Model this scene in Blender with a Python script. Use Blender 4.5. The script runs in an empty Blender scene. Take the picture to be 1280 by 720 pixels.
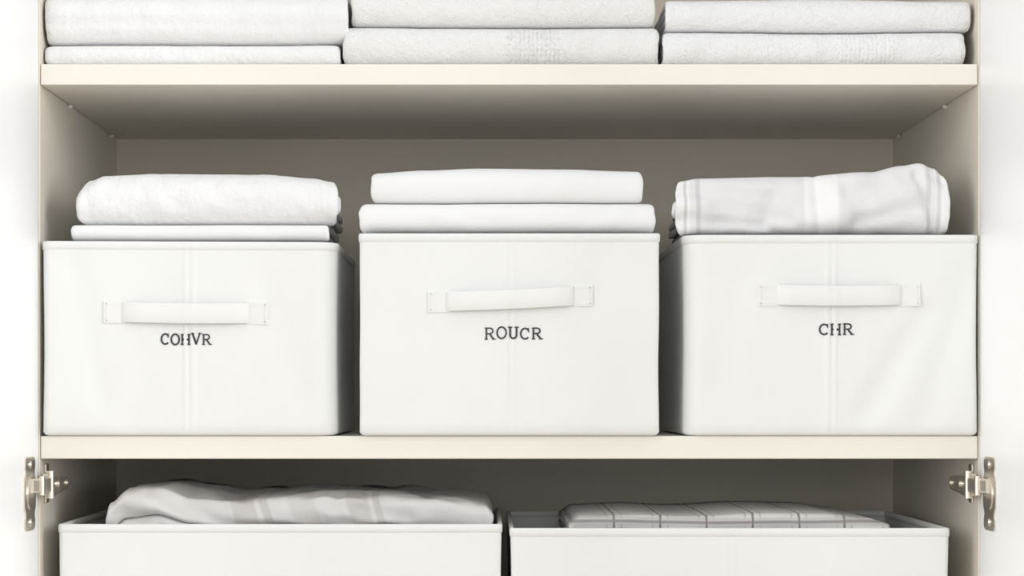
import bpy, bmesh, math, random
from mathutils import Vector, noise, Matrix
C = bpy.context.scene.collection
PI = math.pi
D = 2.39; S = 1173.0; EYE = 1.2
def WX(px, y=0): return (px-605)/S*(D+y)/D
def WZ(py, y=0): return EYE+(499-py)/S*(D+y)/D

# ---------------------------------------------------------------- materials
def newmat(name, col, rough=.6, bumps=(), sheen=0, metal=0, var=0, varscale=6):
    m = bpy.data.materials.new(name); m.use_nodes = True
    nt = m.node_tree; b = nt.nodes['Principled BSDF']
    b.inputs['Base Color'].default_value = (*col, 1)
    b.inputs['Roughness'].default_value = rough
    b.inputs['Metallic'].default_value = metal
    if sheen:
        b.inputs['Sheen Weight'].default_value = sheen
        b.inputs['Sheen Roughness'].default_value = .5
    tc = nt.nodes.new('ShaderNodeTexCoord')
    last = None
    for sc, st, dist in bumps:
        n = nt.nodes.new('ShaderNodeTexNoise'); n.inputs['Scale'].default_value = sc
        n.inputs['Detail'].default_value = 3
        nt.links.new(tc.outputs['Object'], n.inputs['Vector'])
        bp = nt.nodes.new('ShaderNodeBump'); bp.inputs['Strength'].default_value = st
        bp.inputs['Distance'].default_value = dist
        nt.links.new(n.outputs['Fac'], bp.inputs['Height'])
        if last: nt.links.new(last.outputs['Normal'], bp.inputs['Normal'])
        last = bp
    if last: nt.links.new(last.outputs['Normal'], b.inputs['Normal'])
    if var:
        n = nt.nodes.new('ShaderNodeTexNoise'); n.inputs['Scale'].default_value = varscale
        nt.links.new(tc.outputs['Object'], n.inputs['Vector'])
        mx = nt.nodes.new('ShaderNodeMix'); mx.data_type = 'RGBA'
        mx.inputs[6].default_value = (*[c*(1-var) for c in col], 1)
        mx.inputs[7].default_value = (*[min(1, c*(1+var)) for c in col], 1)
        nt.links.new(n.outputs['Fac'], mx.inputs[0])
        nt.links.new(mx.outputs[2], b.inputs['Base Color'])
    return m

def math_node(nt, op, a, b=None, c=None):
    n = nt.nodes.new('ShaderNodeMath'); n.operation = op
    for i, v in enumerate((a, b, c)):
        if v is None: continue
        if isinstance(v, (int, float)): n.inputs[i].default_value = v
        else: nt.links.new(v, n.inputs[i])
    return n.outputs[0]

def warped(nt, amt, scale):
    """object coordinates pulled about by a slow noise, as woven lines are on a creased cloth"""
    tc = nt.nodes.new('ShaderNodeTexCoord'); sp = nt.nodes.new('ShaderNodeSeparateXYZ')
    if not amt:
        nt.links.new(tc.outputs['Object'], sp.inputs[0]); return sp
    n = nt.nodes.new('ShaderNodeTexNoise'); n.inputs['Scale'].default_value = scale; n.inputs['Detail'].default_value = 1
    nt.links.new(tc.outputs['Object'], n.inputs['Vector'])
    sb = nt.nodes.new('ShaderNodeVectorMath'); sb.operation = 'SUBTRACT'; sb.inputs[1].default_value = (.5, .5, .5)
    nt.links.new(n.outputs['Color'], sb.inputs[0])
    sc = nt.nodes.new('ShaderNodeVectorMath'); sc.operation = 'SCALE'; sc.inputs['Scale'].default_value = amt
    nt.links.new(sb.outputs[0], sc.inputs[0])
    ad = nt.nodes.new('ShaderNodeVectorMath'); ad.operation = 'ADD'
    nt.links.new(tc.outputs['Object'], ad.inputs[0]); nt.links.new(sc.outputs[0], ad.inputs[1])
    nt.links.new(ad.outputs[0], sp.inputs[0])
    return sp

def add_bands(m, bands, warp=0, slant=0):
    """bands: (centre_x, halfwidth, colour, softness) across the cloth in object space"""
    nt = m.node_tree; b = nt.nodes['Principled BSDF']
    sp = warped(nt, warp, 14)
    xs = sp.outputs[0]
    if slant: xs = math_node(nt, 'ADD', xs, math_node(nt, 'MULTIPLY', sp.outputs[2], slant))
    cur = None
    for (cx, hw, col, soft) in bands:
        dd = math_node(nt, 'ABSOLUTE', math_node(nt, 'SUBTRACT', xs, cx))
        mr = nt.nodes.new('ShaderNodeMapRange')
        mr.inputs['From Min'].default_value = hw; mr.inputs['From Max'].default_value = hw+soft
        mr.inputs['To Min'].default_value = 1; mr.inputs['To Max'].default_value = 0
        nt.links.new(dd, mr.inputs['Value'])
        mx = nt.nodes.new('ShaderNodeMix'); mx.data_type = 'RGBA'
        nt.links.new(mr.outputs[0], mx.inputs[0])
        if cur: nt.links.new(cur, mx.inputs[6])
        else: mx.inputs[6].default_value = b.inputs['Base Color'].default_value
        mx.inputs[7].default_value = (*col, 1)
        cur = mx.outputs[2]
    nt.links.new(cur, b.inputs['Base Color'])

def add_dobby(m, cx, hw, period=.0035, strength=.6):
    """flat woven band with fine ribs in a terry towel, fading at its borders"""
    nt = m.node_tree; b = nt.nodes['Principled BSDF']
    tc = nt.nodes.new('ShaderNodeTexCoord'); sp = nt.nodes.new('ShaderNodeSeparateXYZ')
    nt.links.new(tc.outputs['Object'], sp.inputs[0])
    dd = math_node(nt, 'ABSOLUTE', math_node(nt, 'SUBTRACT', sp.outputs[0], cx))
    mr = nt.nodes.new('ShaderNodeMapRange'); mr.inputs['From Min'].default_value = hw*.7; mr.inputs['From Max'].default_value = hw
    mr.inputs['To Min'].default_value = 1; mr.inputs['To Max'].default_value = 0
    nt.links.new(dd, mr.inputs['Value'])
    s1 = math_node(nt, 'SINE', math_node(nt, 'MULTIPLY', sp.outputs[0], 2*PI/period))
    s2 = math_node(nt, 'SINE', math_node(nt, 'MULTIPLY', sp.outputs[2], 2*PI/(period*1.2)))
    hgt = math_node(nt, 'MULTIPLY', math_node(nt, 'ADD', s1, math_node(nt, 'MULTIPLY', s2, .5)), mr.outputs[0])
    bp = nt.nodes.new('ShaderNodeBump'); bp.inputs['Strength'].default_value = strength
    bp.inputs['Distance'].default_value = .0008
    nt.links.new(hgt, bp.inputs['Height'])
    if b.inputs['Normal'].links:
        nt.links.new(b.inputs['Normal'].links[0].from_socket, bp.inputs['Normal'])
    nt.links.new(bp.outputs['Normal'], b.inputs['Normal'])

def add_checks(m, px_, py_, pz_, col, w=.03, wz=.06, strength=.8, warp=0):
    nt = m.node_tree; b = nt.nodes['Principled BSDF']
    sp = warped(nt, warp, 11)
    def lines(sock, p, w):
        f = math_node(nt, 'FRACT', math_node(nt, 'DIVIDE', math_node(nt, 'ADD', sock, 5.0), p))
        dd = math_node(nt, 'ABSOLUTE', math_node(nt, 'SUBTRACT', f, .5))
        def soft(v, ww):
            mr = nt.nodes.new('ShaderNodeMapRange'); mr.inputs['From Min'].default_value = ww*.5; mr.inputs['From Max'].default_value = ww*1.5
            mr.inputs['To Min'].default_value = 1; mr.inputs['To Max'].default_value = 0
            nt.links.new(v, mr.inputs['Value']); return mr.outputs[0]
        a = soft(dd, w)
        d2 = math_node(nt, 'ABSOLUTE', math_node(nt, 'SUBTRACT', dd, .16))
        return math_node(nt, 'MAXIMUM', a, math_node(nt, 'MULTIPLY', soft(d2, w*.8), .35))
    a = lines(sp.outputs[0], px_, w); c = lines(sp.outputs[1], py_, w); e = lines(sp.outputs[2], pz_, wz)
    f = math_node(nt, 'MULTIPLY', math_node(nt, 'MAXIMUM', math_node(nt, 'MAXIMUM', a, c), math_node(nt, 'MULTIPLY', e, .8)), strength)
    mx = nt.nodes.new('ShaderNodeMix'); mx.data_type = 'RGBA'
    nt.links.new(f, mx.inputs[0])
    mx.inputs[6].default_value = b.inputs['Base Color'].default_value
    mx.inputs[7].default_value = (*col, 1)
    nt.links.new(mx.outputs[2], b.inputs['Base Color'])

TERRY = ((480, .7, .0022), (120, .35, .004))
COTTON = ((1100, .2, .0006), (25, .2, .005))
M = {}
M['melamine'] = newmat('cream_melamine', (.85, .82, .745), .45, ((300, .04, .0005),), var=.02)
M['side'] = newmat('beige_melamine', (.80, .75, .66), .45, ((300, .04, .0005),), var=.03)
M['backboard'] = newmat('greige_backboard', (.85, .785, .69), .6, ((300, .04, .0005),), var=.13, varscale=3.2)
M['door'] = newmat('white_door_paint', (.96, .96, .96), .4, ((120, .03, .0005),))
M['box'] = newmat('white_box_fabric', (.82, .83, .815), .75, ((1200, .25, .0005), (14, .25, .006)), var=.015)
M['box_trim'] = newmat('white_box_webbing', (.82, .825, .805), .8, ((1300, .3, .0006),))
M['ink'] = newmat('dark_grey_ink', (.045, .045, .05), .6, ((900, .1, .0002),))
M['nickel'] = newmat('nickel_metal', (.70, .65, .57), .32, ((200, .05, .0004),), metal=.9)
M['floor'] = newmat('oak_floor', (.42, .33, .25), .5, ((40, .1, .002),), var=.1, varscale=3)
M['wall'] = newmat('white_wall', (.82, .81, .79), .8, ((150, .06, .001),))

# ---------------------------------------------------------------- mesh helpers
def link(name, bm, m, parent=None, loc=None, smooth=True, recalc=True):
    if recalc: bmesh.ops.recalc_face_normals(bm, faces=bm.faces)
    if loc is not None:
        bmesh.ops.translate(bm, vec=-Vector(loc), verts=bm.verts)
    me = bpy.data.meshes.new(name); bm.to_mesh(me); bm.free()
    me.materials.append(m)
    if smooth:
        for p in me.polygons: p.use_smooth = True
    o = bpy.data.objects.new(name, me); C.objects.link(o)
    if loc is not None: o.location = loc
    if parent: o.parent = parent
    return o
def tag(o, label=None, cat=None, group=None, kind=None):
    if label: o['label'] = label
    if cat: o['category'] = cat
    if group: o['group'] = group
    if kind: o['kind'] = kind
    return o
def empty(name, loc):
    o = bpy.data.objects.new(name, None); C.objects.link(o); o.location = loc
    o.empty_display_size = .05
    return o
def bx(bm, x0, x1, y0, y1, z0, z1, bev=0, seg=2):
    r = bmesh.ops.create_cube(bm, size=1)
    vs = r['verts']
    for v in vs:
        v.co = Vector(((x0+x1)/2+v.co.x*(x1-x0), (y0+y1)/2+v.co.y*(y1-y0), (z0+z1)/2+v.co.z*(z1-z0)))
    if bev:
        es = list({e for v in vs for e in v.link_edges})
        bmesh.ops.bevel(bm, geom=es, offset=bev, segments=seg, affect='EDGES', profile=.5)
def cyl(bm, c, axis, r, l, seg=24, r2=None):
    rr = bmesh.ops.create_cone(bm, cap_ends=True, segments=seg, radius1=r, radius2=r if r2 is None else r2, depth=l)
    q = Vector((0, 0, 1)).rotation_difference(Vector(axis))
    for v in rr['verts']: v.co = q @ v.co + Vector(c)
def interp_lin(pts, t):
    if t <= pts[0][0]: return pts[0][1]
    for (a, va), (b, vb) in zip(pts, pts[1:]):
        if t <= b: return va+(vb-va)*(t-a)/(b-a)
    return pts[-1][1]
def seg_dist(p, A, B):
    t = max(0, min(1, (p-A).dot(B-A)/(B-A).length_squared))
    return (p-(A+(B-A)*t)).length

# ---------------------------------------------------------------- setting
XL, XR = WX(50), WX(1223); DEP = .5; TH = .018
bm = bmesh.new(); bx(bm, -3, 3, -4.2, .62, -.05, 0); tag(link('floor', bm, M['floor'], smooth=False), kind='structure')
bm = bmesh.new(); bx(bm, -3, 3, .525, .62, 0, 2.6); tag(link('wall_back', bm, M['wall'], smooth=False), kind='structure')

# ---------------------------------------------------------------- cabinet
cab = empty('linen_cabinet', (0, .25, 0))
tag(cab, 'tall cream linen cabinet with white doors standing wide open', 'cabinet')
def cpart(name, dims, m, bev=.001):
    x0, x1, y0, y1, z0, z1 = dims
    bm = bmesh.new(); bx(bm, x0, x1, y0-.25, y1-.25, z0, z1, bev=bev)
    return link(name, bm, m, cab, smooth=False)
ZT = WZ(80); ZTb = WZ(106); ZM = WZ(545); ZMb = WZ(573.5); ZL = .855
H = 2.2
cpart('side_panel', (XL-TH, XL, .0, DEP+.016, 0, H), M['side'])
cpart('side_panel', (XR, XR+TH, .0, DEP+.016, 0, H), M['side'])
cpart('back_panel', (XL, XR, DEP, DEP+.012, .06, H-.02), M['backboard'], 0)
cpart('top_panel', (XL, XR, 0, DEP, H-.022, H), M['melamine'])
cpart('plinth', (XL, XR, .03, .05, 0, .06), M['melamine'])
for (a, b) in ((ZTb, ZT), (ZMb, ZM), (ZL-.022, ZL), (.06, .082), (.45, .472), (1.88, 1.902)):
    cpart('shelf', (XL+.0005, XR-.0005, 0, DEP-.0005, a, b), M['melamine'], .0012)
for x, sx in ((XL, 1), (XR, -1)):
    for yy in (.156, .44):
        bm = bmesh.new(); cyl(bm, (x+sx*.003, yy-.25, ZTb-.003), (1, 0, 0), .0024, .006, 12)
        link('shelf_pin', bm, M['melamine'], cab)
def door(side):
    x = XL if side < 0 else XR
    x0, x1 = (x-.019, x-.001) if side < 0 else (x+.001, x+.019)
    bm = bmesh.new(); bx(bm, x0, x1, -.52-.25, -.003-.25, .06, H, bev=.0015)
    d = link('door', bm, M['door'], cab, smooth=False)
    d['label'] = 'white door swung open, its inner face showing'
    s = -side          # direction towards the middle
    f = x0 if side > 0 else x1
    oy = -.25
    zc = EYE-.0985
    # flat stamped plate with notched sides and a shallow round cup, screwed to the door face
    bm = bmesh.new(); yc = -.052
    def hw(q):
        return interp_lin(((0, .029), (.014, .0285), (.019, .023), (.024, .022), (.028, .0255), (.0345, .025), (.0375, .022), (.0385, .017)), abs(q))
    zs = [-.0385+.077*i/60 for i in range(61)]
    lays = []
    for (o, k) in ((-.001, 1), (.0011, 1), (.0015, .97)):
        L_ = [(yc-hw(q)*k, q*(.5+.5*k)) for q in zs]; R_ = [(yc+hw(q)*k, q*(.5+.5*k)) for q in zs[::-1]]
        lays.append([bm.verts.new((f+s*o, yy+oy, zc+qq)) for (yy, qq) in L_+R_])
    m_ = len(lays[0])
    for A, B in zip(lays, lays[1:]):
        for i in range(m_): bm.faces.new((A[i], A[(i+1) % m_], B[(i+1) % m_], B[i]))
    for A in (lays[0], lays[-1]):
        for i in range(60): bm.faces.new((A[i], A[i+1], A[m_-2-i], A[m_-1-i]))
    cyl(bm, (f+s*.0018, yc+oy, zc), (s, 0, 0), .0175, .0016, 28, .0168)
    link('hinge_plate', bm, M['nickel'], d, smooth=False)
    for dz in (-.030, .030):
        bm = bmesh.new(); cyl(bm, (f+s*.0022, yc+oy, zc+dz), (s, 0, 0), .0044, .0016, 16, .0036)
        bx(bm, *sorted((f+s*.0026, f+s*.0035)), yc-.003+oy, yc+.003+oy, zc+dz-.0005, zc+dz+.0005)
        link('screw', bm, M['nickel'], d, smooth=False)
    # two flat links come out of the cup and carry the tapering arm on the side panel
    bm = bmesh.new(); w = x; za = zc+.008
    def channel(prof):
        rings = []
        for (yy, off, hh, th) in prof:
            r = []
            for (k, zz) in ((-th, -hh), (0, -hh), (th*.55, -hh*.93), (th*.8, -hh*.7), (th*.8, hh*.7), (th*.55, hh*.93), (0, hh), (-th, hh)):
                r.append(bm.verts.new((w+s*(off+k), yy+oy, za+zz)))
            rings.append(r)
        for a, b in zip(rings, rings[1:]):
            for i in range(8): bm.faces.new((a[i], a[(i+1) % 8], b[(i+1) % 8], b[i]))
        bm.faces.new(rings[0]); bm.faces.new(rings[-1])
    channel([(-.056, .003, .0075, .002), (-.046, .0085, .008, .002), (-.03, .013, .008, .002), (-.012, .014, .008, .002)])
    channel([(-.016, .010, .0115, .004), (-.010, .0120, .0125, .005), (.004, .014, .0125, .005), (.010, .0155, .0105, .005), (.030, .0165, .0092, .005), (.050, .0165, .0076, .005), (.057, .016, .0060, .004)])
    cyl(bm, (w+s*.0135, -.013+oy, za), (0, 0, 1), .0042, .029, 14)
    cyl(bm, (w+s*.0105, -.044+oy, za), (0, 0, 1), .0034, .020, 14)
    link('hinge_arm', bm, M['nickel'], d, smooth=False)
    bm = bmesh.new()
    bx(bm, *sorted((w+s*.0003, w+s*.0115)), .010+oy, .052+oy, za-.006, za+.006, bev=.001)
    bx(bm, *sorted((w+s*.0003, w+s*.003)), .020+oy, .036+oy, za-.021, za+.021, bev=.001)
    link('mounting_plate', bm, M['nickel'], d, smooth=False)
    for yy, oo in ((.004, .0190), (.040, .0212)):
        bm = bmesh.new(); cyl(bm, (w+s*oo, yy+oy, za), (s, 0, 0), .0038, .003, 16, .003)
        bx(bm, *sorted((w+s*(oo+.0008), w+s*(oo+.0018))), yy-.0024+oy, yy+.0024+oy, za-.0005, za+.0005)
        link('screw', bm, M['nickel'], d, smooth=False)
door(-1); door(1)

# ---------------------------------------------------------------- lettering
def arc(cx, cy, rx, ry, a0, a1, n=14):
    return [(cx+rx*math.cos(math.radians(a0+(a1-a0)*i/n)), cy+ry*math.sin(math.radians(a0+(a1-a0)*i/n))) for i in range(n+1)]
def stem(x, lo=0, hi=1, s=.12):
    return [([(x, lo), (x, hi)], .13), ([(x-s, lo+.04), (x+s, lo+.04)], .075), ([(x-s, hi-.04), (x+s, hi-.04)], .075)]
GL = {
 'C': [(arc(.42, .5, .34, .46, 45, 315), .13), ([(.68, .64), (.68, .97)], .085)],
 'O': [(arc(.42, .5, .35, .46, 0, 360, 20), .13)],
 'H': stem(.14)+stem(.74)+[([(.14, .5), (.74, .5)], .17)],
 'V': [([(.1, 1), (.43, .02)], .15), ([(.76, 1), (.43, .02)], .10), ([(-.04, .96), (.25, .96)], .08), ([(.62, .96), (.9, .96)], .08)],
 'R': stem(.18)+[([(.18, .96), (.45, .96)]+arc(.45, .73, .24, .23, 90, -90, 8)+[(.18, .5)], .11), ([(.42, .5), (.74, .04)], .14), ([(.64, .04), (.9, .04)], .08)],
 'U': [([(.18, 1), (.18, .3)]+arc(.43, .3, .25, .27, 180, 360, 10)+[(.68, 1)], .13), ([(.02, .96), (.34, .96)], .08), ([(.54, .96), (.84, .96)], .08)],
}
ADV = {'C': .88, 'O': .9, 'H': .95, 'V': .9, 'R': .94, 'U': .92}
def lettering(parent, text, px0, px1, py0, py1, yfun, yf):
    bm = bmesh.new(); rnd = random.Random(len(text)*7+px0)
    hgt = (py1-py0)/S; tot = sum(ADV[c] for c in text)-.04
    wsc = (px1-px0)/S/tot
    x = WX(px0, yf); zb = WZ(py1, yf)
    for ch in text:
        jz = rnd.uniform(-.04, .04)*hgt; jh = rnd.uniform(.94, 1.05); bw = rnd.uniform(.95, 1.15)
        for pts, th in GL[ch]:
            th *= bw
            for (a, b) in zip(pts, pts[1:]):
                A = Vector((a[0]*wsc, a[1]*hgt*jh+jz)); B = Vector((b[0]*wsc, b[1]*hgt*jh+jz))
                dv = B-A
                if dv.length < 1e-7: continue
                t = dv.normalized(); nrm = Vector((-t.y, t.x))*th*hgt*.5
                A = A-t*th*hgt*.12; B = B+t*th*hgt*.12
                vs = [(x+p.x, zb+p.y) for p in (A+nrm, B+nrm, B-nrm, A-nrm)]
                front = [bm.verts.new((q[0], yfun(q[0], q[1])-.0009, q[1])) for q in vs]
                back = [bm.verts.new((q[0], yfun(q[0], q[1])+.0002, q[1])) for q in vs]
                bm.faces.new(front); bm.faces.new(back[::-1])
                for i in range(4): bm.faces.new((front[i], back[i], back[(i+1) % 4], front[(i+1) % 4]))
        x += ADV[ch]*wsc
    bmesh.ops.translate(bm, vec=-parent.location, verts=bm.verts)
    return link('lettering', bm, M['ink'], parent, smooth=False)

# ---------------------------------------------------------------- storage boxes
SEAM = (-.0085, -.0068, -.0058, -.0048, -.003, -.0014, 0, .0014, .003, .0048, .0058, .0068, .0085)
def plan(x0, x1, y0, y1, rl, rr, nf=44, ns=16, nc=8):
    P = []; cx = (x0+x1)/2
    xs = [x0+rl+(x1-x0-rl-rr)*i/nf for i in range(nf)]
    xs = sorted([x for x in xs if abs(x-cx) > .0095]+[cx+d for d in SEAM])
    for x in xs: P.append((x, y0, 0, -1))
    r = rr
    for i in range(nc): a = -PI/2+PI/2*i/nc; P.append((x1-r+r*math.cos(a), y0+r+r*math.sin(a), math.cos(a), math.sin(a)))
    for i in range(ns): P.append((x1, y0+r+(y1-y0-2*r)*i/ns, 1, 0))
    for i in range(nc): a = PI/2*i/nc; P.append((x1-r+r*math.cos(a), y1-r+r*math.sin(a), math.cos(a), math.sin(a)))
    for i in range(nf): P.append((x1-rr-(x1-x0-rl-rr)*i/nf, y1, 0, 1))
    r = rl
    for i in range(nc): a = PI/2+PI/2*i/nc; P.append((x0+r+r*math.cos(a), y1-r+r*math.sin(a), math.cos(a), math.sin(a)))
    for i in range(ns): P.append((x0, y1-r-(y1-y0-2*r)*i/ns, -1, 0))
    for i in range(nc): a = PI+PI/2*i/nc; P.append((x0+r+r*math.cos(a), y0+r+r*math.sin(a), math.cos(a), math.sin(a)))
    return P
def storage_box(label, group, x0, x1, yf, dep, z0, h, seed, handle=None, text=None, bow=.003, crease=1.0, r=.009, rr_=None, sag=None, creases=(), taper=0):
    z0 += .0004; h -= .0004
    rr_ = rr_ or r
    cx = (x0+x1)/2; y1 = yf+dep
    root = empty('storage_box', (cx, yf+dep/2, z0)); tag(root, label, 'storage box', group)
    L = root.location
    def off(x, y, z, nx, ny):
        v = (z-z0)/h
        env = max(0, math.sin(PI*min(1, max(0, v))))
        o = .0022*noise.noise(Vector((x*9, y*9+seed, z*11)))*env
        wf = ny*ny
        u = (x-x0)/(x1-x0); dx = abs(x-cx)
        of = bow*max(0, math.sin(PI*u))**.8*env**.8*.6
        k = .35+.65*env
        of += crease*k*(.0010*max(0, min(1, (.0072-dx)/.0018))-.0012*max(0, 1-dx/.0022))
        if ny < 0:
            for (ax, az, bx_, bz, dp, wd) in creases:     # soft dents pressed into the front
                of -= dp*math.exp(-(seg_dist(Vector((u, v)), Vector((ax, az)), Vector((bx_, bz)))/wd)**2)
        us = (y-yf)/dep
        osd = -(bow*.7*max(0, math.sin(PI*us))*env+.0008*env)        # side panels draw in a little
        return o*(wf+(1-wf)*.4)+of*wf+osd*(1-wf)
    def front(x, z): return yf-off(x, yf, z, 0, -1)
    P = plan(x0, x1, yf, y1, r, rr_); n = len(P)
    bm = bmesh.new()
    def zr(x, y, z, v):
        if sag is None: return z
        return z+v*sag((x-x0)/(x1-x0))
    def tx(x, y): return cx+(x-cx)*(1-taper*min(1, max(0, (y-yf)/dep*2.5)))  # hidden rear narrowing, added to let more light into the gaps between boxes
    def mkring(z, inset, dis=True):
        R = []
        for (x, y, nx, ny) in P:
            o = off(x, y, z, nx, ny) if dis else 0
            yy = y+ny*(o-inset)
            R.append(bm.verts.new((tx(x+nx*(o-inset), yy), yy, zr(x, y, z, max(0, (z-z0)/h)))))
        return R
    rings = [mkring(z0, .006, False), mkring(z0+.0012, .0022), mkring(z0+.004, .0)]
    NZ = 22
    for i in range(1, NZ): rings.append(mkring(z0+.004+(h-.006)*i/(NZ-1), 0))
    rings += [mkring(z0+h-.0006, .0006), mkring(z0+h, .0016), mkring(z0+h-.0006, .003)]
    for i in range(1, 8): rings.append(mkring(z0+h-(h-.006)*i/7, .0035))
    for a, b in zip(rings, rings[1:]):
        for i in range(n): bm.faces.new((a[i], a[(i+1) % n], b[(i+1) % n], b[i]))
    bm.faces.new(rings[0][::-1]); bm.faces.new(rings[-1])
    bmesh.ops.translate(bm, vec=-L, verts=bm.verts)
    link('body', bm, M['box'], root)
    bm = bmesh.new(); rr = []
    for (dz, inset) in ((-.0085, .0), (-.008, -.0009), (-.001, -.0010), (.0006, -.0002), (.0008, .0018), (.0003, .0038), (-.006, .0042), (-.0065, .0033)):
        R = []
        for (x, y, nx, ny) in P:
            o = off(x, y, z0+h+min(0, dz), nx, ny)
            yy = y+ny*(o-inset)
            R.append(bm.verts.new((tx(x+nx*(o-inset), yy), yy, zr(x, y, z0+h+dz, 1))))
        rr.append(R)
    for a, b in zip(rr, rr[1:]):
        for i in range(n): bm.faces.new((a[i], a[(i+1) % n], b[(i+1) % n], b[i]))
    bmesh.ops.translate(bm, vec=-L, verts=bm.verts)
    link('rim_binding', bm, M['box'], root)
    if handle:
        (tl0, tl1, tr0, tr1, pyl, pyr, hh) = handle
        def pyc(px): return pyl+(pyr-pyl)*(px-tl0)/(tr1-tl0)
        bm = bmesh.new(); N = 48; rings = []
        a, b = tl1-5, tr0+5
        for i in range(N+1):
            px = a+(b-a)*i/N; x = WX(px, yf); zc = WZ(pyc(px), yf)
            t = i/N
            e = min(1, math.sin(PI*t)*3.2)**.7*.72+.28*math.sin(PI*t)
            hz = hh/2/S*.93
            zz = zc-.001*math.sin(PI*t)
            yy0 = front(x, zc)-.0012-.0065*e
            rg = []
            for (dy, k) in ((0, 1), (-.0007, .98), (-.0012, .92), (-.0012, -.92), (-.0007, -.98), (0, -1), (.0005, -.95), (.0005, .95)):
                rg.append(bm.verts.new((x, yy0+dy, zz+k*hz)))
            rings.append(rg)
        for A, B in zip(rings, rings[1:]):
            for j in range(8): bm.faces.new((A[j], A[(j+1) % 8], B[(j+1) % 8], B[j]))
        bm.faces.new(rings[0]); bm.faces.new(rings[-1])
        bmesh.ops.translate(bm, vec=-L, verts=bm.verts)
        hd = link('handle', bm, M['box_trim'], root)
        for (p0, p1) in ((tl0, tl1), (tr0, tr1)):
            xa, xb = WX(p0, yf), WX(p1, yf); zc = WZ(pyc((p0+p1)/2), yf); hz = (hh+1)/2/S
            bm = bmesh.new()
            bx(bm, xa, xb, -.0018, .0008, zc-hz, zc+hz, bev=.0006)
            m1 = .0026
            for (q0, q1, s0, s1) in ((xa+m1, xb-m1, zc+hz-m1-.0008, zc+hz-m1), (xa+m1, xb-m1, zc-hz+m1, zc-hz+m1+.0008),
                                     (xa+m1, xa+m1+.0008, zc-hz+m1, zc+hz-m1), (xb-m1-.0008, xb-m1, zc-hz+m1, zc+hz-m1)):
                bx(bm, q0, q1, -.0023, -.0016, s0, s1)
            for v in bm.verts: v.co.y += front((xa+xb)/2, zc)
            bmesh.ops.translate(bm, vec=-L, verts=bm.verts)
            link('handle_tab', bm, M['box_trim'], hd, smooth=False)
    if text: lettering(root, *text, front, yf)
    return root

G1 = 'square white fabric boxes on the middle shelf'; G2 = 'wide white boxes on the lower shelf'
yb = -.008; DB = .36
storage_box('white fabric storage box lettered COHVR, against the left side panel', G1, WX(52.5, yb), WX(421, yb), yb, DB, ZM, WZ(304)-ZM, 1,
            (130, 158, 307, 335, 390, 392, 27), ('COHVR', 201, 265, 417, 431), r=.008, rr_=.026, sag=lambda u: .0012*(1-u),
            creases=((.1, .95, .2, .2, .0020, .05), (.75, .8, .9, .15, .0018, .06), (.35, .4, .3, .05, .0012, .05)))
storage_box('white fabric storage box lettered ROUCR, between two other lettered boxes', G1, WX(447.5, yb-.004), WX(826, yb-.004), yb-.004, DB, ZM, WZ(293.5)-ZM, 2,
            (535, 563, 712, 741, 378, 369, 26), ('ROUCR', 605, 678, 409, 424), r=.006, taper=.26,
            creases=((.3, .5, .15, .05, .0018, .06), (.8, .9, .7, .2, .0014, .05)))
storage_box('white fabric storage box lettered CHR, against the right side panel', G1, WX(855, yb), XR-.0018, yb, DB, ZM, WZ(295)-ZM, 3,
            (947, 975, 1121, 1150, 369, 369, 27), ('CHR', 1023, 1067, 405, 419), r=.022, rr_=.008,
            creases=((.82, .62, .62, .12, .0045, .05), (.96, .8, .82, .08, .003, .05), (.2, .8, .1, .2, .0018, .06)))
storage_box('wide white open box on the lower shelf holding the rumpled plain bedspread', G2, WX(73), WX(627), 0, .37, ZL, WZ(656)-ZL, 4, bow=.004, crease=0, r=.006)
storage_box('wide white open box on the lower shelf holding the checked blanket', G2, WX(638), WX(1187), 0, .37, ZL, WZ(661)-ZL, 5, bow=.004, crease=.6, r=.006)

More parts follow.
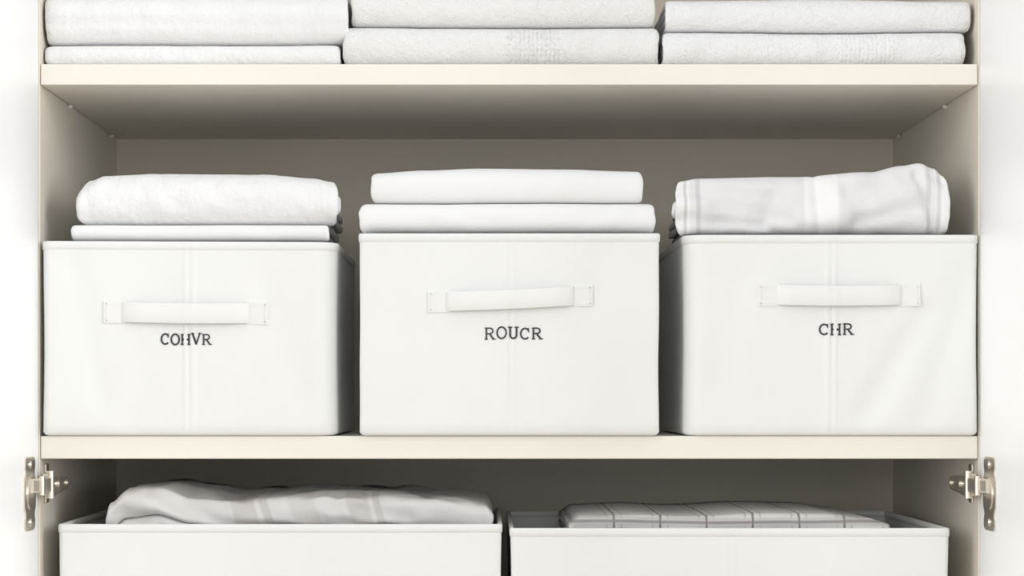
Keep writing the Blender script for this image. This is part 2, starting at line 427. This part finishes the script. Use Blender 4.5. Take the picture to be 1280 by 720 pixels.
# ---------------------------------------------------------------- folded linens
def wob(seed, amp, fr=7): return lambda x, y: amp*noise.noise(Vector((x*fr, y*fr*.6, seed*3.7)))
def zero(x, y): return 0.0
def interp(pts, t):
    if t <= pts[0][0]: return pts[0][1]
    for (a, va), (b, vb) in zip(pts, pts[1:]):
        if t <= b:
            k = (t-a)/(b-a); k = k*k*(3-2*k); return va+(vb-va)*k
    return pts[-1][1]
def linen(name, label, cat, group, px0, px1, yf, d, z0, h, n, m, fb=zero, ft=zero, seed=0, sq=.7, bf=.8, jit=.004, wr=.0012, N=90, thin=.94,
          ywave=.0015, endround=1.0, prl=0, prr=0, fold=0, fold_dir=(30, 12), fuzz=0, stack=1, step=0, dents=(), narrow=0):
    """a cloth folded over and over: n nested folds in each of `stack` layers, fold edges to the front"""
    rnd = random.Random(seed)
    x0, x1 = WX(px0, yf+.01), WX(px1, yf+.01)
    x0 = max(x0, XL+.0022); cx = (x0+x1)/2
    hs = h/stack
    t = hs/(2*n); bm = bmesh.new()
    yc0 = yf+hs/2*bf
    DN = [(Vector((a, b)), Vector((c, e)), dp, wd) for (a, b, c, e, dp, wd) in dents]   # u along the front, v = height below the top, metres
    for st in range(stack):
      zo = -h/2+hs*(st+.5); ysh = (rnd.random()*step if stack > 1 else 0)
      sl, sr = (rnd.random()*jit, rnd.random()*jit) if stack > 1 else (0, 0)
      for k in range(n):
        r = hs/2-k*t-t/2
        ro, ri = r+t/2*thin, max(r-t/2*thin, t*.02)
        jl = (rnd.random()*jit if k else rnd.random()*jit*.3); jr = (rnd.random()*jit if k else rnd.random()*jit*.3)
        xa, xb = x0+jl+sl-prl*(k-n+1), x1-jr-sr+prr*(k-n+1)
        jb = rnd.random()*.006
        us = [0, .12*t, .35*t, .7*t]
        cols = [(xa+u*endround, e) for u, e in zip(us, (.35, .7, .92, 1))]
        cols += [(xa+t*endround+(xb-xa-2*t*endround)*i/N, 1) for i in range(N+1)]
        cols += [(xb-u*endround, e) for u, e in zip(us[::-1], (1, .92, .7, .35))]
        def curve(R):
            pts = []
            ye = yf+d-jb
            for i in range(9): pts.append((ye+(yc0+ysh-ye)*i/9, R+zo))
            for i in range(21):
                a = PI/2-PI*i/20
                cs, sn = math.cos(a), math.sin(a)
                yy = yc0+ysh-bf*R*abs(cs)**sq
                pts.append((yy, zo+R*math.copysign(abs(sn)**sq, sn)))
            for i in range(1, 10): pts.append((yc0+ysh+(ye-yc0-ysh)*i/9, -R+zo))
            return pts
        rings = []
        for (x, e) in cols:
            O = curve(r+(ro-r)*e); I = curve(r-(r-ri)*e)
            rg = []
            for (y, z) in O+I[::-1]:
                s = (z+h/2)/h
                fr = max(0, 1-(y-yf)/.06)
                xx = x+.0016*noise.noise(Vector((y*40, z*90, seed+k*5.1)))
                if narrow: xx = cx+(xx-cx)*(1-narrow*max(0, min(1, (y-yf)/d*3)))
                yy = y+fr*(ywave*noise.noise(Vector((x*9, z*22, seed+11.3)))+wr*noise.noise(Vector((x*38, z*45, seed+2.2))))
                zz = z0+(z+h/2)+fb(x, y)*(1-s)+ft(x, y)*s
                zz += wr*.6*noise.noise(Vector((x*30, y*20, seed+7.7)))*math.sin(PI*s)
                if fold:        # slanting creases
                    q = abs(noise.noise(Vector((x*fold_dir[0]+z*fold_dir[1]*2, z*fold_dir[0]-x*fold_dir[1], seed+3.3+y*4))))
                    yy += fr*fold*max(0, 1-q*4)
                    zz -= fold*.5*max(0, 1-q*4)*s*math.sin(PI*min(1, s*.9))
                if DN and fr > 0:
                    p = Vector((x-x0, h/2-z))
                    for (A, B, dp, wd) in DN:
                        g = math.exp(-(seg_dist(p, A, B)/wd)**2)*dp
                        yy += fr*g; zz -= g*.35*min(1, max(0, (s-.3)))
                if fuzz:
                    nz = noise.noise(Vector((x*230, y*230, z*230+seed)))
                    yy += fuzz*nz*fr; zz += fuzz*.5*nz*s*(1-fr*.5)
                rg.append(bm.verts.new((xx, yy, zz)))
            rings.append(rg)
        m2 = len(rings[0]); mm = m2//2
        for A, B in zip(rings, rings[1:]):
            for j in range(m2): bm.faces.new((A[j], A[(j+1) % m2], B[(j+1) % m2], B[j]))
        for R in (rings[0], rings[-1]):
            for j in range(mm-1): bm.faces.new((R[j], R[j+1], R[m2-2-j], R[m2-1-j]))
    o = link(name, bm, m, loc=((x0+x1)/2, yf+d/2, z0))
    tag(o, label, cat, group)
    return o

WHITE = (.86, .865, .87); WARM = (.86, .86, .85)
M['terry'] = newmat('white_terry', WHITE, .95, TERRY, sheen=.25)
M['terry_soft'] = newmat('soft_white_terry', WHITE, .95, ((520, .45, .002), (120, .3, .004)), sheen=.25)
M['terry_warm'] = newmat('warm_white_terry', WARM, .95, TERRY, sheen=.25)
M['terry_band_mid'] = newmat('white_terry_woven_band', WARM, .95, TERRY, sheen=.25); add_dobby(M['terry_band_mid'], WX(667)-WX(626), .034, .0046, .55)
M['terry_band_right'] = newmat('white_terry_side_band', WHITE, .95, TERRY, sheen=.25); add_dobby(M['terry_band_right'], WX(1085)-WX(1018), .034, .0046, .3)
M['cotton'] = newmat('white_cotton', (.85, .855, .855), .85, COTTON, sheen=.15)
M['throw'] = newmat('pale_grey_throw', (.77, .765, .775), .9, ((900, .4, .0008), (40, .35, .005)), sheen=.2)
cxT = (WX(838)+WX(1190))/2
add_bands(M['throw'], [(WX(1026)-cxT, .0165, (.86, .86, .86), .003), (WX(872)-cxT, .0014, (.62, .61, .62), .002), (WX(848)-cxT, .010, (.86, .86, .86), .004), (WX(856)-cxT, .0009, (.66, .65, .66), .0015),
                       (WX(1182)-cxT, .010, (.85, .85, .85), .003), (WX(1160)-cxT, .0012, (.64, .63, .64), .002), (WX(1172)-cxT, .0010, (.66, .65, .66), .002)], .004)
M['spread'] = newmat('white_bedspread', (.80, .785, .775), .9, ((700, .4, .001), (45, .25, .005)), sheen=.2)
cxS = (WX(130)+WX(619))/2
G_ = (.68, .655, .63)
add_bands(M['spread'], [(WX(392)-cxS, .011, G_, .003), (WX(420)-cxS, .004, G_, .002), (WX(470)-cxS, .012, (.73, .71, .69), .004), (WX(250)-cxS, .016, (.74, .72, .70), .006),
                        (WX(540)-cxS, .010, G_, .004), (WX(565)-cxS, .003, G_, .002), (WX(180)-cxS, .008, (.74, .72, .70), .004)], .010, .35)
M['check'] = newmat('pale_checked_cotton', (.80, .785, .78), .9, ((900, .3, .0008), (40, .3, .005)), sheen=.2)
add_checks(M['check'], .05, .036, .0212, (.22, .19, .18), .026, .09, .9, .005)

# top shelf, left stack
GT = 'white towels stacked on the top shelf'
e_ = .0004
h1 = 27/S; w1 = wob(1, .0016); w2 = wob(2, .0015)
TW = dict(sq=.92, bf=1.0, fuzz=.0008, wr=.0022, N=170)
linen('bath_towel', 'thinner white towel at the bottom of the left stack on the top shelf', 'towel', GT, 52, 427, .012, .34, ZT+e_, h1, 1, M['terry_soft'], zero, w1, 1, **TW)
linen('bath_towel', 'thick white towel on top of the thinner one, left stack on the top shelf', 'towel', GT, 53, 436, .006, .34, ZT+h1+2*e_, 64/S, 2, M['terry_soft'], w1, wob(3, .002), 3, jit=.006,
      dents=((.0, .033, .33, .035, .004, .0025),), **TW)
# top shelf, middle stack
h1 = 50/S; w3 = wob(4, .0016)
linen('bath_towel', 'looped white towel with ribbed woven band, lower of the middle stack', 'towel', GT, 429, 823, .010, .34, ZT+e_, h1, 2, M['terry_band_mid'], zero, w3, 4, jit=.008, **TW)
linen('bath_towel', 'white towel lying on the ribbed-band towel in the middle stack', 'towel', GT, 438, 820, .014, .34, ZT+h1+2*e_, 45/S, 2, M['terry_warm'], w3, wob(5, .002), 5, jit=.008, **TW)
# top shelf, right stack
h1 = 43/S; w4 = wob(6, .0016)
linen('bath_towel', 'lower white towel of the right stack beside the right side panel', 'towel', GT, 826, 1207, .010, .34, ZT+e_, h1, 2, M['terry_band_right'], zero, w4, 6, jit=.008, **TW)
linen('bath_towel', 'upper white towel of the right stack beside the right side panel', 'towel', GT, 831, 1213, .012, .34, ZT+h1+2*e_, 41/S, 2, M['terry'], w4, wob(7, .002), 7, jit=.008, **TW)

# on the left box
GB = 'linens piled on the lettered boxes'
z = WZ(304)+.002; h1 = 21/S; w5 = wob(8, .001)
linen('folded_sheet', 'thin folded white sheet lying under the thick towel on the left lettered box', 'sheet', GB, 90, 414, .002, .335, z, h1, 1, M['cotton'], zero, w5, 8, bf=1.0, sq=.9, narrow=.08, endround=.6)
x0, x1 = WX(95), WX(431)
pf = [(0, -.013), (.03, -.005), (.09, 0), (.3, .002), (.7, .001), (.88, -.003), (.96, -.007), (1, -.012)]
wt = wob(9, .0015)
linen('bath_towel', 'thick rounded white towel on top of the left lettered box', 'towel', GB, 95, 430, -.002, .30, z+h1+e_, 63/S, 2, M['terry_soft'], w5,
      lambda x, y: interp(pf, (x-x0)/(x1-x0))+wt(x, y), 9, bf=.95, jit=.003, wr=.0028, sq=.95, fuzz=.0009, N=170, prr=.004, endround=.7, fold=.0012, narrow=.14, thin=.99)
# on the middle box
z = WZ(293.5)+.0014; h1 = 38/S; w6 = wob(10, .001)
linen('folded_sheet', 'folded white sheet resting directly on the middle lettered box', 'sheet', GB, 448, 820, -.004, .335, z, h1, 2, M['cotton'], zero, w6, 10, bf=.9, wr=.0012, jit=.004, ywave=.0015, sq=.88, fold=.0008, fold_dir=(10, 6), narrow=.18)
x2, x3 = WX(463), WX(805)
pf2 = [(0, -.003), (.2, .0005), (.4, .0025), (.7, .0015), (1, -.001)]
linen('folded_sheet', 'narrower folded white sheet topping the pile on the middle lettered box', 'sheet', GB, 463, 805, .0, .33, z+h1+e_, 42/S, 2, M['cotton'], w6,
      lambda x, y: interp(pf2, (x-x2)/(x3-x2)), 12, bf=.9, wr=.0012, jit=.004, ywave=.0015, sq=.88, fold=.0008, fold_dir=(10, 6), narrow=.12)
# on the right box
z = WZ(295)+.0016
x4, x5 = WX(836), WX(1190)
pf3 = [(0, -.008), (.03, -.003), (.1, 0), (.45, .002), (.72, .007), (.84, .014), (.90, .0165), (.95, .011), (.98, .003), (1, -.006)]
linen('throw_blanket', 'pale grey banded throw blanket folded on the right lettered box', 'blanket', GB, 836, 1191, -.002, .335, z, 72/S, 3, M['throw'], zero,
      lambda x, y: interp(pf3, (x-x4)/(x5-x4)), 13, bf=.6, sq=.8, jit=.004, wr=.004, ywave=.008, prl=.003, prr=.002, N=150, thin=.97, fold=.0022, fold_dir=(12, 7), narrow=.17, endround=.5,
      dents=((.01, .012, .11, .022, .006, .006), (.0, .045, .10, .05, .006, .006), (.19, .02, .29, .008, .006, .007), (.2, .048, .28, .034, .006, .006), (.265, .01, .285, .06, .006, .005), (.155, .0, .16, .07, .003, .004), (.05, .03, .13, .045, .004, .005)))
# in the lower boxes
zl = ZL+.0075
x6, x7 = WX(130, .05), WX(619, .05)
zt = EYE-.0985
pf4 = [(0, -.026), (.02, -.010), (.06, .002), (.14, .005), (.22, -.001), (.31, -.008), (.42, -.007), (.52, -.004), (.72, -.006), (.9, -.009), (.97, -.013), (1, -.024)]
wq = wob(14, .003, 8)
def rumple(x, y):
    q = noise.noise(Vector((x*7+y*6, y*9-x*3, 8.8)))
    q2 = noise.noise(Vector((x*11-y*7, y*6+x*5, 4.1)))
    return -.004*math.exp(-(q*7)**2)-.003*math.exp(-(q2*8)**2)
linen('bedspread', 'rumpled off-white bedspread bundled in the left lower box', 'bedspread', None, 130, 619, .03, .31, zl, zt-zl, 2, M['spread'], zero,
      lambda x, y: interp(pf4, (x-x6)/(x7-x6))+wq(x, y)+rumple(x, y), 14, bf=.9, sq=.9, jit=.005, wr=.0015, ywave=.008, N=160, stack=8, step=.008,
      dents=((.05, .0, .2, .045, .009, .010), (.09, .0, .26, .03, .007, .010), (.15, .0, .33, .02, .006, .009), (.02, .02, .08, .05, .006, .009), (.29, .005, .25, .05, .004, .008)))
zt = EYE-.1255
x8, x9 = WX(710, .05), WX(1110, .05)
pf5 = [(0, -.008), (.04, -.001), (.2, .001), (.35, -.001), (.6, .002), (.8, .001), (.93, -.004), (1, -.010)]
wq2 = wob(15, .002, 12)
linen('checked_blanket', 'pale blanket with thin grey checks folded in the right lower box', 'blanket', None, 706, 1118, .03, .30, zl, zt-zl, 1, M['check'], zero,
      lambda x, y: interp(pf5, (x-x8)/(x9-x8))+wq2(x, y), 15, bf=.9, sq=.9, jit=.006, wr=.0025, ywave=.006, stack=10, step=.010, N=150, fold=.0015, fold_dir=(9, 5))

# ---------------------------------------------------------------- camera and light
cam = bpy.data.cameras.new('camera'); co = bpy.data.objects.new('camera', cam); C.objects.link(co)
co.location = (0, -D, EYE); co.rotation_euler = (PI/2, 0, 0)
cam.sensor_width = 36; cam.lens = S*D/1280*36
cam.shift_x = 35/1280; cam.shift_y = 139/1280
bpy.context.scene.camera = co
w = bpy.data.worlds.new('world'); bpy.context.scene.world = w; w.use_nodes = True
bg = w.node_tree.nodes['Background']; bg.inputs[0].default_value = (.985, .995, 1, 1); bg.inputs[1].default_value = .87
def area(name, loc, target, size, sy, e, col):
    l = bpy.data.lights.new(name, 'AREA'); l.shape = 'RECTANGLE'; l.size = size; l.size_y = sy; l.energy = e; l.color = col
    o = bpy.data.objects.new(name, l); C.objects.link(o); o.location = loc
    o.rotation_euler = (Vector(target)-Vector(loc)).to_track_quat('-Z', 'Y').to_euler()
area('right_fill', (2.3, -1.8, 1.9), (-.3, -.1, 1.3), 1.2, 1.5, 53, (.985, 1, 1))  # added fill from the right, brightens the left door's inner face
area('left_fill', (-2.2, -2.0, 1.8), (.3, -.1, 1.3), 1.5, 1.5, 37, (.985, 1, 1))  # weaker added fill from the left, for the opposite door
area('front_fill', (0, -3.4, 1.75), (0, 0, 1.35), 1.2, .8, 11, (1, .995, .98))  # added frontal fill that lifts the dark gaps between the boxes
vs = bpy.context.scene.view_settings
vs.view_transform = 'Standard'; vs.look = 'None'
